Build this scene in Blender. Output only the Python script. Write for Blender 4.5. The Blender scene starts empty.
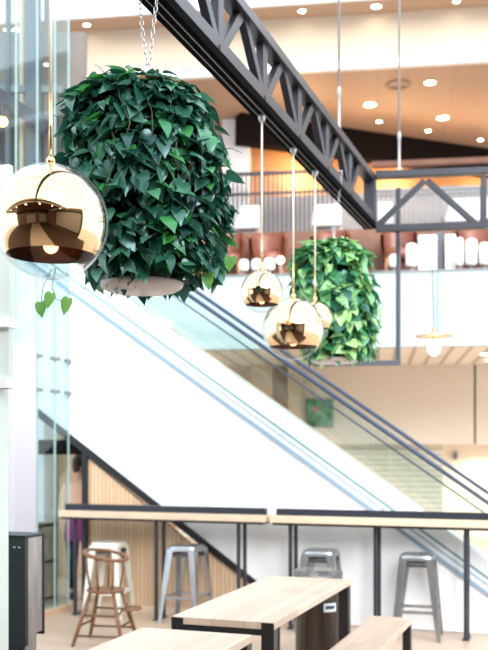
import bpy, bmesh, math, random
from mathutils import Vector, Matrix
random.seed(7)
SC = bpy.context.scene
COL = SC.collection
PI = math.pi

# ------------------------------------------------------------------ materials
def mat(name, col, rough=0.5, metal=0.0, spec=0.5, emit=None, estr=0.0, coat=0.0, trans=0.0):
    m = bpy.data.materials.new(name); m.use_nodes = True
    b = m.node_tree.nodes['Principled BSDF']
    b.inputs['Base Color'].default_value = (*col, 1)
    b.inputs['Roughness'].default_value = rough
    b.inputs['Metallic'].default_value = metal
    b.inputs['Specular IOR Level'].default_value = spec
    b.inputs['Coat Weight'].default_value = coat
    if emit:
        b.inputs['Emission Color'].default_value = (*emit, 1)
        b.inputs['Emission Strength'].default_value = estr
    return m

def noise_tint(m, scale=8.0, amount=0.15, stretch=(1, 1, 1), detail=3.0):
    """breaks the flat colour up with a soft object-space noise"""
    nt = m.node_tree; b = nt.nodes['Principled BSDF']
    base = tuple(b.inputs['Base Color'].default_value)
    tc = nt.nodes.new('ShaderNodeTexCoord'); mp = nt.nodes.new('ShaderNodeMapping')
    mp.inputs['Scale'].default_value = stretch
    n = nt.nodes.new('ShaderNodeTexNoise'); n.inputs['Scale'].default_value = scale; n.inputs['Detail'].default_value = detail
    r = nt.nodes.new('ShaderNodeValToRGB')
    lo = tuple(c * (1 - amount) for c in base[:3]); hi = tuple(min(1, c * (1 + amount)) for c in base[:3])
    r.color_ramp.elements[0].position = 0.3; r.color_ramp.elements[1].position = 0.7
    r.color_ramp.elements[0].color = (*lo, 1); r.color_ramp.elements[1].color = (*hi, 1)
    nt.links.new(tc.outputs['Object'], mp.inputs['Vector']); nt.links.new(mp.outputs['Vector'], n.inputs['Vector'])
    nt.links.new(n.outputs['Fac'], r.inputs['Fac']); nt.links.new(r.outputs['Color'], b.inputs['Base Color'])
    return m

def plank_mat(name, c1, c2, joint, axis_rot=0.0, width=0.12, length=1.2, rough=0.45, mortar=0.004, planexz=False, coat=0.0):
    """wood boards from the brick texture: width across, length along, with fine grain"""
    m = bpy.data.materials.new(name); m.use_nodes = True
    nt = m.node_tree; b = nt.nodes['Principled BSDF']; b.inputs['Roughness'].default_value = rough
    b.inputs['Coat Weight'].default_value = coat
    tc = nt.nodes.new('ShaderNodeTexCoord'); mp = nt.nodes.new('ShaderNodeMapping')
    if planexz:
        mp.inputs['Rotation'].default_value = (PI / 2, 0, 0)
    src = mp
    nt.links.new(tc.outputs['Object'], mp.inputs['Vector'])
    mp2 = nt.nodes.new('ShaderNodeMapping'); mp2.inputs['Rotation'].default_value = (0, 0, axis_rot)
    nt.links.new(mp.outputs['Vector'], mp2.inputs['Vector'])
    br = nt.nodes.new('ShaderNodeTexBrick')
    br.inputs['Color1'].default_value = (*c1, 1); br.inputs['Color2'].default_value = (*c2, 1); br.inputs['Mortar'].default_value = (*joint, 1)
    br.inputs['Scale'].default_value = 1.0; br.inputs['Mortar Size'].default_value = mortar
    br.inputs['Brick Width'].default_value = length; br.inputs['Row Height'].default_value = width
    nt.links.new(mp2.outputs['Vector'], br.inputs['Vector'])
    mp3 = nt.nodes.new('ShaderNodeMapping'); mp3.inputs['Scale'].default_value = (2.0, 40.0, 2.0)
    nt.links.new(mp2.outputs['Vector'], mp3.inputs['Vector'])
    n = nt.nodes.new('ShaderNodeTexNoise'); n.inputs['Scale'].default_value = 2.0; n.inputs['Detail'].default_value = 5
    nt.links.new(mp3.outputs['Vector'], n.inputs['Vector'])
    mx = nt.nodes.new('ShaderNodeMix'); mx.data_type = 'RGBA'; mx.blend_type = 'OVERLAY'; mx.inputs['Factor'].default_value = 0.22
    nt.links.new(br.outputs['Color'], mx.inputs[6]); nt.links.new(n.outputs['Fac'], mx.inputs[7])
    nt.links.new(mx.outputs[2], b.inputs['Base Color'])
    return m

def thin_glass(name, tint, ior=1.45, rough=0.0, boost=1.0, film=0.0, film_col=(1, 1, 1)):
    """a single sheet of clear glass: tinted transparency with a fresnel reflection (and an optional milky film)"""
    m = bpy.data.materials.new(name); m.use_nodes = True
    nt = m.node_tree; nt.nodes.clear()
    out = nt.nodes.new('ShaderNodeOutputMaterial')
    tr = nt.nodes.new('ShaderNodeBsdfTransparent'); tr.inputs['Color'].default_value = (*tint, 1)
    gl = nt.nodes.new('ShaderNodeBsdfGlossy'); gl.inputs['Roughness'].default_value = rough
    lw = nt.nodes.new('ShaderNodeLayerWeight'); lw.inputs['Blend'].default_value = .5      # schlick, the same from both sides of the sheet
    pw = nt.nodes.new('ShaderNodeMath'); pw.operation = 'POWER'; pw.inputs[1].default_value = 4.5
    nt.links.new(lw.outputs['Facing'], pw.inputs[0])
    f0 = ((ior - 1) / (ior + 1)) ** 2 * 1.0
    fr = nt.nodes.new('ShaderNodeMath'); fr.operation = 'MULTIPLY_ADD'; fr.inputs[1].default_value = 1 - f0; fr.inputs[2].default_value = f0
    nt.links.new(pw.outputs[0], fr.inputs[0])
    mx = nt.nodes.new('ShaderNodeMixShader')
    base = tr.outputs[0]
    if film > 0:
        df = nt.nodes.new('ShaderNodeBsdfTranslucent'); df.inputs['Color'].default_value = (*film_col, 1)
        d2 = nt.nodes.new('ShaderNodeBsdfDiffuse'); d2.inputs['Color'].default_value = (*film_col, 1)
        ma = nt.nodes.new('ShaderNodeMixShader'); ma.inputs[0].default_value = 0.5
        nt.links.new(df.outputs[0], ma.inputs[1]); nt.links.new(d2.outputs[0], ma.inputs[2])
        mf = nt.nodes.new('ShaderNodeMixShader'); mf.inputs[0].default_value = film
        nt.links.new(tr.outputs[0], mf.inputs[1]); nt.links.new(ma.outputs[0], mf.inputs[2]); base = mf.outputs[0]
    nt.links.new(fr.outputs[0], mx.inputs[0]); nt.links.new(base, mx.inputs[1]); nt.links.new(gl.outputs[0], mx.inputs[2])
    nt.links.new(mx.outputs[0], out.inputs['Surface'])
    return m

def leaf_mat(name, dark, mid, light, rough=0.3, sheen=None):
    m = bpy.data.materials.new(name); m.use_nodes = True
    nt = m.node_tree; b = nt.nodes['Principled BSDF']; out = nt.nodes['Material Output']
    g = nt.nodes.new('ShaderNodeNewGeometry')
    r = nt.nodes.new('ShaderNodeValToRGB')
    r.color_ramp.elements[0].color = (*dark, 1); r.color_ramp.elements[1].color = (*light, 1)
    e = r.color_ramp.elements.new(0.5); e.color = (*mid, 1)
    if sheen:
        e = r.color_ramp.elements.new(0.84); e.color = (*sheen, 1)  # sky's bluish sheen painted into some leaves' base colour
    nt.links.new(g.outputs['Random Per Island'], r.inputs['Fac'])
    nt.links.new(r.outputs['Color'], b.inputs['Base Color'])
    b.inputs['Roughness'].default_value = rough; b.inputs['Specular IOR Level'].default_value = 0.85; b.inputs['Specular Tint'].default_value = (.62, .92, 1.0, 1)
    t = nt.nodes.new('ShaderNodeBsdfTranslucent')
    hs = nt.nodes.new('ShaderNodeHueSaturation'); hs.inputs['Value'].default_value = 2.0; hs.inputs['Hue'].default_value = 0.48
    nt.links.new(r.outputs['Color'], hs.inputs['Color']); nt.links.new(hs.outputs['Color'], t.inputs['Color'])
    mx = nt.nodes.new('ShaderNodeMixShader'); mx.inputs[0].default_value = 0.22
    nt.links.new(b.outputs[0], mx.inputs[1]); nt.links.new(t.outputs[0], mx.inputs[2]); nt.links.new(mx.outputs[0], out.inputs['Surface'])
    return m

M = {}
M['floor'] = plank_mat('floor_boards', (.52, .38, .28), (.58, .44, .33), (.36, .26, .19), 0.0, .16, 1.6, .38, .003)
M['table_wood'] = plank_mat('pale_oak', (.52, .395, .30), (.64, .505, .40), (.42, .31, .23), PI / 2, .07, .9, .42, .001, coat=.15)
M['ply_edge'] = noise_tint(mat('ply_edge', (.60, .42, .27), .5), 30, .18, (1, 1, 8))
M['black_steel'] = mat('black_steel', (.012, .012, .014), .38)
M['graphite'] = mat('graphite_rail', (.035, .04, .055), .38, .3)
M['counter_wood'] = noise_tint(mat('counter_wood', (.68, .54, .40), .4), 6, .1, (1, 8, 8))
M['slat_wood'] = plank_mat('upright_oak_slats', (.62, .43, .27), (.70, .50, .33), (.40, .26, .15), PI / 2, .045, 4.0, .5, .004, planexz=True)
M['slat_wood_low'] = plank_mat('low_oak_slats', (.60, .42, .265), (.68, .485, .33), (.40, .26, .15), PI / 2, .045, 4.0, .5, .004, planexz=True)  # slightly darker tone than the upright slats above
M['white'] = mat('white_paint', (.86, .87, .88), .45)
M['clad'] = noise_tint(mat('white_cladding', (.86, .88, .90), .32), 3, .03)
M['deck'] = mat('satin_aluminium', (.80, .85, .88), .3, .2)
M['groove'] = mat('teal_gasket', (.14, .28, .32), .4)
M['groove_blue'] = mat('blue_gasket', (.24, .35, .47), .4)
M['handrail'] = mat('blue_black_rubber', (.025, .048, .095), .35)
M['step'] = mat('step_metal', (.32, .33, .34), .4, .6)
M['truss'] = noise_tint(mat('grey_truss_steel', (.040, .043, .054), .33, .5), 5, .12)
M['track'] = mat('black_track', (.003, .003, .004), .9, spec=.03)
M['track_slot'] = mat('track_slot_metal', (.16, .165, .175), .4, .5)
M['gold'] = mat('gold_mirror', (1.0, .76, .48), .02, 1.0)
M['brass'] = mat('polished_brass', (.86, .62, .32), .2, 1.0)
M['cord'] = mat('cream_cord', (.78, .70, .58), .5)
M['bulb'] = mat('warm_bulb', (1, .8, .5), .4, emit=(1, .62, .26), estr=1.6)
M['globe'] = thin_glass('clear_globe', (.93, .92, .91), 1.6)  # slight warm tint stands in for the floor's reflection on the glass
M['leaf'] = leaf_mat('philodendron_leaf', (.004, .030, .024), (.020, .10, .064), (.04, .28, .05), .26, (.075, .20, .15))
M['leaf_far'] = leaf_mat('philodendron_leaf_lit', (.008, .060, .034), (.04, .22, .095), (.42, .70, .28), .36)  # far plant's bright highlights painted into lighter leaf colours
M['stem'] = mat('vine_stem', (.075, .075, .03), .6)
M['moss'] = noise_tint(mat('shaded_moss_core', (.004, .008, .004), 1.0, spec=.05), 25, .5)  # moss blackened, shade of the gaps between leaves put into its colour
M['moss_top'] = noise_tint(mat('dry_moss', (.22, .13, .06), .95), 25, .5)
M['tray'] = mat('pale_tray', (.62, .57, .56), .4)
M['pot'] = mat('dark_pot', (.02, .022, .022), .5)
M['chain'] = mat('zinc_chain', (.50, .51, .53), .35, .7)
M['rod'] = mat('zinc_rod', (.36, .35, .35), .4, .5)
M['stool'] = noise_tint(mat('brushed_steel', (.45, .47, .50), .28, .9), 12, .15, (1, 1, .3))
M['stool_pale'] = mat('pale_enamel', (.80, .78, .70), .35, .1)
M['stool_in'] = mat('dark_steel', (.10, .10, .10), .4, .7)
M['chair_wood'] = noise_tint(mat('oiled_wood', (.20, .085, .035), .4), 8, .25, (1, 1, 6))
M['chair_wood_dark'] = noise_tint(mat('oiled_wood_rungs', (.12, .05, .024), .45), 8, .25)
M['bin'] = noise_tint(mat('dark_bin_metal', (.085, .070, .062), .3, .6), 4, .35, (6, 6, .2))
M['liner'] = thin_glass('plastic_liner', (.97, .98, 1.0), 1.45, .1, film=.04, film_col=(.85, .9, .97))
M['plate'] = mat('white_plate', (.72, .82, .86), .4)
M['ink'] = mat('dark_print', (.03, .05, .07), .5)
M['black_lam'] = mat('black_laminate', (.010, .016, .021), .42)
M['steel_sheet'] = noise_tint(mat('brushed_sheet', (.40, .37, .36), .33, .8), 3, .25, (6, 6, 1))
M['screen_pale'] = noise_tint(mat('pale_green_wall', (.66, .74, .70), .35), 1.5, .05)
M['pillar'] = mat('lilac_white_pillar', (.50, .49, .54), .5)
M['glass'] = thin_glass('clear_pane', (.80, .915, .93), 1.4)
M['glass_esc'] = thin_glass('escalator_pane', (.93, .968, .96), 1.5)
M['glass_edge'] = mat('glass_edge', (.36, .46, .46), .2)
M['frost'] = noise_tint(mat('frosted_front', (.39, .475, .49), .25), .8, .03)
M['beige'] = noise_tint(mat('beige_panel', (.68, .60, .515), .6), 1, .03)
M['joint'] = mat('dark_joint', (.10, .08, .07), .6)
M['soffit'] = plank_mat('soffit_slats', (.80, .75, .67), (.84, .79, .71), (.46, .42, .36), PI / 2 - math.radians(11.5), .28, 8, .6, .035)
M['tan'] = plank_mat('tan_ceiling', (.50, .33, .22), (.53, .35, .235), (.42, .27, .18), PI / 2 - math.radians(11.5), 1.2, 2.4, .6, .008)
M['cream'] = noise_tint(mat('cream_face', (.56, .45, .34), .6), 1, .03)
M['dark_bulk'] = mat('dark_bulkhead', (.008, .005, .004), .9, spec=.1)
M['orange'] = plank_mat('orange_wood_wall', (.62, .33, .15), (.68, .38, .18), (.42, .20, .08), 0, .3, 3.0, .5, .004, planexz=True)
M['tier'] = noise_tint(mat('brown_tier', (.20, .085, .05), .5), 3, .2)
M['leather'] = noise_tint(mat('brown_leather', (.20, .06, .034), .4), 6, .25)
M['leg_wood'] = mat('orange_leg', (.42, .19, .08), .5)
M['sofa'] = mat('white_upholstery', (.52, .54, .57), .7)
M['stool_white'] = mat('white_shell', (.93, .93, .93), .4)
M['rail_dark'] = mat('dark_rail', (.05, .05, .07), .4, .4)
M['rail_grey'] = mat('grey_rail', (.20, .205, .215), .4, .3)
M['steel_post'] = mat('steel_post', (.09, .095, .115), .4, .4)
M['shade'] = mat('bronze_shade', (.62, .38, .22), .4, .3)
M['lamp_on'] = mat('lamp_on', (1, .9, .75), .4, emit=(1, .84, .60), estr=14)
M['lamp_white'] = mat('lamp_white', (1, .95, .9), .4, emit=(1, .95, .86), estr=5)
M['grey_slats'] = plank_mat('grey_slats', (.58, .56, .47), (.62, .60, .50), (.40, .38, .32), 0, .10, 6, .6, .012, planexz=True)
M['warm_wall'] = noise_tint(mat('warm_wall', (.82, .74, .63), .6), 1, .05)
M['grey_col'] = noise_tint(mat('grey_column', (.10, .11, .14), .5), 2, .1)
M['brown_col'] = noise_tint(mat('taupe_column', (.17, .145, .13), .5), 2, .1)
M['shaded_int'] = noise_tint(mat('shaded_interior', (.035, .034, .037), .6), 1.2, .4)
M['int_wall'] = mat('interior_white', (.80, .84, .88), .5)
M['shelf'] = noise_tint(mat('brown_shelf', (.30, .21, .14), .5), 5, .2)
M['red'] = mat('red_box', (.40, .05, .05), .5)
M['green_box'] = mat('green_pack', (.10, .36, .22), .5)
M['blue_box'] = mat('pale_blue_pack', (.50, .66, .82), .5)
M['skin'] = mat('skin', (.62, .38, .27), .55)
M['hair'] = mat('dark_hair', (.018, .011, .009), .5)
M['blouse'] = mat('peach_blouse', (.78, .52, .38), .7)
M['purple'] = mat('purple_cloth', (.22, .02, .16), .7)
M['trouser'] = mat('dark_trousers', (.02, .03, .05), .7)
M['poster_green'] = noise_tint(mat('poster_green', (.05, .22, .08), .5), 9, .7)
M['poster_pink'] = mat('poster_pink', (.65, .16, .28), .5)
M['poster_frame'] = mat('poster_frame', (.12, .22, .16), .5)
M['back_wood'] = noise_tint(mat('back_wall_wood', (.16, .085, .045), .5), 2, .3)
M['blind'] = plank_mat('blind_slats', (.42, .34, .27), (.45, .37, .30), (.22, .17, .13), 0, .12, 9, .6, .012, planexz=True)
M['dark_wood'] = noise_tint(mat('dark_wood_ceiling', (.12, .06, .03), .5), 2, .3)
M['blind_side'] = plank_mat('side_blind_slats', (.42, .34, .27), (.45, .37, .30), (.22, .17, .13), 0, .12, 9, .6, .012)
M['dark_floor'] = noise_tint(mat('added_dark_floor', (.07, .035, .02), .9), 6, .3)
M['tier_wall'] = mat('pale_tier_wall', (.42, .42, .43), .6)
M['skirt'] = noise_tint(mat('inner_skirt_metal', (.50, .49, .42), .35, .3), 2, .1)
M['dome_shadow'] = mat('shadowed_gold_inside', (.42, .24, .10), .18, 1.0)  # darker metal paints the dim inside of the gold dome
M['truss_shaded'] = noise_tint(mat('shaded_truss_steel', (.022, .023, .032), .36, .4), 5, .12)  # same steel as the long truss, shade put into a darker colour
M['vent'] = mat('vent_metal', (.34, .22, .15), .5)

# ------------------------------------------------------------------ mesh helpers
OFF = {}
class MB:
    def __init__(s): s.v = []; s.f = []; s.mi = []; s.cur = 0
    def add(s, vs, fs):
        n = len(s.v); s.v += [tuple(p) for p in vs]; s.f += [tuple(i + n for i in f) for f in fs]; s.mi += [s.cur] * len(fs); return s
    def box(s, lo, hi):
        x0, y0, z0 = lo; x1, y1, z1 = hi
        return s.add([(x0, y0, z0), (x1, y0, z0), (x1, y1, z0), (x0, y1, z0), (x0, y0, z1), (x1, y0, z1), (x1, y1, z1), (x0, y1, z1)],
                     [(3, 2, 1, 0), (4, 5, 6, 7), (0, 1, 5, 4), (1, 2, 6, 5), (2, 3, 7, 6), (3, 0, 4, 7)])
    def hexa(s, p):
        return s.add(p, [(3, 2, 1, 0), (4, 5, 6, 7), (0, 1, 5, 4), (1, 2, 6, 5), (2, 3, 7, 6), (3, 0, 4, 7)])
    def bar(s, a, b, w, h, up=(0, 0, 1), w2=None, h2=None):
        a = Vector(a); b = Vector(b); d = (b - a).normalized(); u = Vector(up)
        r = d.cross(u)
        if r.length < 1e-4: r = d.cross(Vector((0, 1, 0)))
        r.normalize(); u = r.cross(d).normalized(); w2 = w2 or w; h2 = h2 or h
        q = lambda c, ww, hh: [c - r * ww / 2 - u * hh / 2, c + r * ww / 2 - u * hh / 2, c + r * ww / 2 + u * hh / 2, c - r * ww / 2 + u * hh / 2]
        return s.hexa(q(a, w, h) + q(b, w2, h2))
    def tube(s, pts, r, n=10, closed=False, caps=True):
        P = [Vector(p) for p in pts]; k = len(P); R = r if isinstance(r, (list, tuple)) else [r] * k
        base = len(s.v); prev = None
        for i, p in enumerate(P):
            if closed: t = P[(i + 1) % k] - P[i - 1]
            else: t = P[min(i + 1, k - 1)] - P[max(i - 1, 0)]
            t.normalize()
            if prev is None:
                u = t.cross(Vector((0, 0, 1)))
                if u.length < 1e-3: u = t.cross(Vector((0, 1, 0)))
            else:
                u = prev - t * prev.dot(t)
            u.normalize(); w = t.cross(u); prev = u
            for j in range(n):
                a = 2 * PI * j / n; s.v.append(tuple(p + (u * math.cos(a) + w * math.sin(a)) * R[i]))
        segs = k if closed else k - 1
        for i in range(segs):
            i2 = (i + 1) % k
            for j in range(n):
                j2 = (j + 1) % n
                s.f.append((base + i * n + j, base + i * n + j2, base + i2 * n + j2, base + i2 * n + j)); s.mi.append(s.cur)
        if caps and not closed:
            s.f.append(tuple(base + j for j in reversed(range(n)))); s.mi.append(s.cur)
            s.f.append(tuple(base + (k - 1) * n + j for j in range(n))); s.mi.append(s.cur)
        return s
    def lathe(s, prof, c=(0, 0, 0), n=32, sx=1, sy=1):
        base = len(s.v); k = len(prof)
        for (r, z) in prof:
            for j in range(n):
                a = 2 * PI * j / n; s.v.append((c[0] + r * math.cos(a) * sx, c[1] + r * math.sin(a) * sy, c[2] + z))
        for i in range(k - 1):
            for j in range(n):
                j2 = (j + 1) % n
                s.f.append((base + i * n + j, base + i * n + j2, base + (i + 1) * n + j2, base + (i + 1) * n + j)); s.mi.append(s.cur)
        return s
    def disc(s, c, r, n=24, z=0.0):
        b = len(s.v); s.v += [(c[0] + r * math.cos(2 * PI * j / n), c[1] + r * math.sin(2 * PI * j / n), c[2] + z) for j in range(n)]
        s.f.append(tuple(range(b, b + n))); s.mi.append(s.cur); return s
    def sphere(s, c, r, n=20, m=12, lo=-PI / 2, hi=PI / 2, sc=(1, 1, 1)):
        pr = [(max(1e-4, r * math.cos(lo + (hi - lo) * i / m)), r * math.sin(lo + (hi - lo) * i / m) * sc[2]) for i in range(m + 1)]
        return s.lathe(pr, c, n, sc[0], sc[1])
    def prism(s, poly, d):
        d = Vector(d); n = len(poly); P = [Vector(p) for p in poly]
        vs = P + [p + d for p in P]
        fs = [tuple(reversed(range(n))), tuple(range(n, 2 * n))] + [(i, (i + 1) % n, (i + 1) % n + n, i + n) for i in range(n)]
        return s.add(vs, fs)
    def build(s, name, m, parent=None, base=None, smooth=False, bevel=0.0, seg=2):
        off = Vector(base) if base is not None else (OFF.get(parent.name, Vector((0, 0, 0))) if parent else Vector((0, 0, 0)))
        me = bpy.data.meshes.new(name)
        me.from_pydata([tuple(Vector(v) - off) for v in s.v], [], s.f)
        ms = m if isinstance(m, (list, tuple)) else [m]
        for mm in ms: me.materials.append(mm)
        me.polygons.foreach_set('material_index', s.mi)
        bm = bmesh.new(); bm.from_mesh(me); bmesh.ops.recalc_face_normals(bm, faces=bm.faces); bm.to_mesh(me); bm.free()
        if smooth: me.polygons.foreach_set('use_smooth', [True] * len(me.polygons))
        me.update()
        o = bpy.data.objects.new(name, me); COL.objects.link(o)
        OFF[o.name] = off
        if parent: o.parent = parent
        elif base is not None: o.location = off
        if bevel:
            b = o.modifiers.new('edge', 'BEVEL'); b.width = bevel; b.segments = seg; b.limit_method = 'ANGLE'; b.angle_limit = math.radians(40)
        return o

def tag(o, label, cat, group=None, kind=None):
    o['label'] = label; o['category'] = cat
    if group: o['group'] = group
    if kind: o['kind'] = kind
    return o
def thing(name, base, label, cat, group=None):
    o = bpy.data.objects.new(name, None); COL.objects.link(o); o.location = base; o.empty_display_size = .1
    OFF[o.name] = Vector(base)
    return tag(o, label, cat, group)
def struct(mb, name, m, bevel=0.0, label=None, smooth=False):
    o = mb.build(name, m, bevel=bevel, smooth=smooth); o['kind'] = 'structure'
    if label: o['label'] = label
    return o
def copy_tree(o, parent=None):
    c = o.copy(); COL.objects.link(c); c.parent = parent
    for ch in list(o.children): copy_tree(ch, c)
    return c

# the upper galleries stand 11.5 degrees off the hall's grid
GA = math.radians(11.5)
E1 = Vector((math.cos(GA), math.sin(GA), 0)); E2 = Vector((-math.sin(GA), math.cos(GA), 0))
def G(u, v, z): p = E1 * u + E2 * v; return (p.x, p.y, z)
def gbox(mb, u0, u1, v0, v1, z0, z1):
    return mb.hexa([G(u0, v0, z0), G(u1, v0, z0), G(u1, v1, z0), G(u0, v1, z0), G(u0, v0, z1), G(u1, v0, z1), G(u1, v1, z1), G(u0, v1, z1)])

# ------------------------------------------------------------------ camera
cam_d = bpy.data.cameras.new('camera'); cam = bpy.data.objects.new('camera', cam_d); COL.objects.link(cam)
cam.location = (0, 0, 1.70); cam.rotation_euler = (PI / 2, 0, math.radians(19.5))
cam_d.sensor_fit = 'VERTICAL'; cam_d.sensor_height = 36.0; cam_d.lens = 950 / 650 * 36
cam_d.shift_y = (449 - 325) / 650
cam_d.clip_start = .05; cam_d.clip_end = 200
cam_d.dof.use_dof = True; cam_d.dof.focus_distance = 3.85; cam_d.dof.aperture_fstop = 2.8
SC.camera = cam

# ------------------------------------------------------------------ light
w = bpy.data.worlds.new('daylight'); SC.world = w; w.use_nodes = True
bg = w.node_tree.nodes['Background']; bg.inputs['Color'].default_value = (.86, .935, 1.0, 1); bg.inputs['Strength'].default_value = 1.05
sun_d = bpy.data.lights.new('skylight_sun', 'SUN'); sun_d.energy = 2.3; sun_d.angle = math.radians(40); sun_d.color = (1, .985, .97)
sun = bpy.data.objects.new('skylight_sun', sun_d); COL.objects.link(sun); sun.rotation_euler = (math.radians(61), 0, math.radians(38))
def lamp(name, loc, power, col=(1, .78, .5), r=.1):
    d = bpy.data.lights.new(name, 'POINT'); d.energy = power; d.color = col; d.shadow_soft_size = r
    o = bpy.data.objects.new(name, d); COL.objects.link(o); o.location = loc; return o
def spot(name, loc, power, col=(1, .8, .55), ang=120):
    d = bpy.data.lights.new(name, 'SPOT'); d.energy = power; d.color = col; d.shadow_soft_size = .06; d.spot_size = math.radians(ang); d.spot_blend = .6
    o = bpy.data.objects.new(name, d); COL.objects.link(o); o.location = loc; return o
SC.view_settings.view_transform = 'Standard'; SC.view_settings.look = 'None'
SC.view_settings.exposure = 1.14; SC.view_settings.gamma = 1.0; SC.view_settings.use_curve_mapping = False

# ------------------------------------------------------------------ setting
struct(MB().box((-14, -6.2, -.1), (9, 22, 0)), 'floor', M['floor'])
for i, (x0, x1) in enumerate(((-9, -2.9), (-.6, 2.3))):
    struct(MB().box((x0, -6.0, 0), (x1, 5.0, .012)), 'floor_dark_zone_%d' % (i + 1), M['dark_floor'])  # unseen dark floor added to darken what the mirrored balls reflect
# wall behind the camera (the mirrored lamps look back at it)
struct(MB().box((-9, -6.2, 0), (3.4, -6.0, 3.9)), 'wall_back', M['back_wood'])
for i, (x0, x1) in enumerate(((-4.6, -1.5), (-.6, 2.0))):
    b = MB().box((x0, -6.0, .5), (x1, -5.95, 2.9)); wo = struct(b, 'window_%d' % (i + 1), M['blind'])
    f = MB()
    f.box((x0 - .12, -6.0, .4), (x0, -5.9, 3.0)); f.box((x1, -6.0, .4), (x1 + .12, -5.9, 3.0)); f.box((x0, -6.0, 2.9), (x1, -5.9, 3.0)); f.box((x0, -6.0, .4), (x1, -5.9, .5))
    f.build('window_frame', M['black_steel'], wo)
struct(MB().box((-9, -6.0, 3.5), (3.4, -5.6, 3.9)), 'trim_1', M['dark_bulk'])
cb = struct(MB().box((-9, -6.2, 3.9), (3.4, .1, 4.1)), 'ceiling_back', M['dark_wood'])
struct(MB().box((-9, .0, 3.8), (3.4, .1, 4.3)), 'trim_10', M['cream'])
for i, x in enumerate((-6.6, -4.8, -3.0, -1.2, .6, 2.4)):
    p = (x, -.6, 3.9)
    MB().lathe([(.10, 0), (.13, 0), (.13, -.02), (.10, -.02)], p, 20).build('light_ring', M['brass'], cb, smooth=True)
    MB().lathe([(.002, -.015), (.10, -.015)], p, 20).build('light_lens', M['lamp_on'], cb)
# slatted window wall to the right of the viewer
struct(MB().box((2.3, -6, 0), (2.45, 3.4, 3.8)), 'wall_right', M['back_wood'])
wo = struct(MB().box((2.26, -1.6, .7), (2.3, 3.1, 3.2)), 'window_9', M['blind_side'])
f = MB()
f.box((2.2, -1.8, .5), (2.3, -1.6, 3.4)); f.box((2.2, 3.1, .5), (2.3, 3.3, 3.4)); f.box((2.2, -1.8, 3.2), (2.3, 3.3, 3.4)); f.box((2.2, -1.8, .5), (2.3, 3.3, .7))
f.build('window_frame', M['black_steel'], wo)
# glazed roof ribs high over the hall
for i, y in enumerate((-3.0, 1.5, 6.0)):
    pts = [(-9 + 18 * k / 24, y, 10.5 + 2.4 * math.sin(PI * k / 24)) for k in range(25)]
    struct(MB().tube(pts, .12, 8), 'ceiling_rib' if i == 0 else 'ceiling_rib', M['grey_col'], smooth=True)

# --- lower back of the hall
struct(gbox(MB(), -9, 1.736 - .02, 17.5, 17.6, 1.79, 3.23), 'wall_rear', M['beige'])
struct(gbox(MB(), 1.736 + .02, 5, 17.5, 17.6, 1.79, 3.23), 'wall_rear_right', M['beige'])
struct(gbox(MB(), 1.70, 1.78, 17.55, 17.64, 1.79, 3.23), 'trim_2', M['joint'])
struct(gbox(MB(), -9, 1.2, 17.9, 18.0, 0, 1.79), 'wall_shutter', M['grey_slats'])
struct(gbox(MB(), 1.2, 5, 18.8, 18.9, 0, 2.2), 'wall_shop', M['warm_wall'])
struct(gbox(MB(), -9, 5, 17.6, 18.9, 1.79, 1.83), 'ceiling_shop', M['white'])
spot('shop_downlight', G(2.0, 18.2, 1.72), 60, ang=150); spot('shop_downlight', G(3.2, 18.2, 1.72), 60, ang=150)
struct(gbox(MB(), -9, 5, 14.22, 17.5, 3.23, 3.30), 'ceiling_lower', M['soffit'])
for k, (u0, u1) in enumerate(((-2.29, -1.88), (-1.6, -1.38))):
    struct(gbox(MB(), u0, u1, 17.1, 17.4, 0, 3.23), 'column_%d' % (k + 1), M['cream'])

# --- first gallery: front, deck, raised tier
o = struct(gbox(MB(), -9, 5, 14.10, 14.22, 3.20, 4.30), 'wall_gallery_front', M['frost'])
jm = MB()
for u in (-6.2, -3.9, -1.5, .87, 3.2): gbox(jm, u - .008, u + .008, 14.09, 14.11, 3.2, 4.3)
jm.build('joint', M['groove'], o)
gbox(MB(), -9, 5, 14.08, 14.24, 4.29, 4.315).build('top_edge', M['rail_grey'], o)
struct(gbox(MB(), -9, 5, 14.22, 19.5, 4.05, 4.15), 'floor_gallery', M['tier'])
struct(gbox(MB(), -9, 5, 15.25, 19.5, 4.15, 5.2), 'floor_tier', M['tier'])
# --- upper gallery: ceiling, face, soffit, top fascia
struct(gbox(MB(), -9, 6, 14.5, 21, 7.48, 7.6), 'ceiling', M['tan'])
struct(gbox(MB(), -9, 6, 14.44, 14.5, 7.45, 8.26), 'wall_upper_face', M['cream'])
struct(gbox(MB(), -9, 6, 14.40, 14.52, 7.44, 7.56), 'trim_3', M['white'])
struct(gbox(MB(), -9, 6, 14.0, 14.5, 8.26, 8.32), 'ceiling_soffit', M['tan'])
struct(gbox(MB(), -9, 6, 13.94, 14.0, 8.25, 10.8), 'wall_upper_fascia', M['white'])
# dark bulkhead and orange wood wall at the gallery's back, on a slant
b0 = Vector((-5.05, 15.75, 0)); bd = Vector((.743, .669, 0)); bn = Vector((-.669, .743, 0))
def slant(mb, s0, s1, n0, n1, z0, z1):
    q = lambda s_, n_, z_: tuple(b0 + bd * s_ + bn * n_ + Vector((0, 0, z_)))
    return mb.hexa([q(s0, n0, z0), q(s1, n0, z0), q(s1, n1, z0), q(s0, n1, z0), q(s0, n0, z1), q(s1, n0, z1), q(s1, n1, z1), q(s0, n1, z1)])
struct(slant(MB(), -.6, 9, 0, .25, 6.98, 7.48), 'trim_4', M['dark_bulk'])
o = struct(slant(MB(), -.6, 9, .9, 1.0, 5.2, 7.48), 'wall_orange', M['orange'])
struct(gbox(MB(), -9, -2.62, 17.0, 17.1, 4.15, 7.48), 'wall_gallery_left', M['cream'])
struct(gbox(MB(), -2.70, -2.24, 16.45, 16.8, 5.2, 7.48), 'column_3', M['white'])
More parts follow.
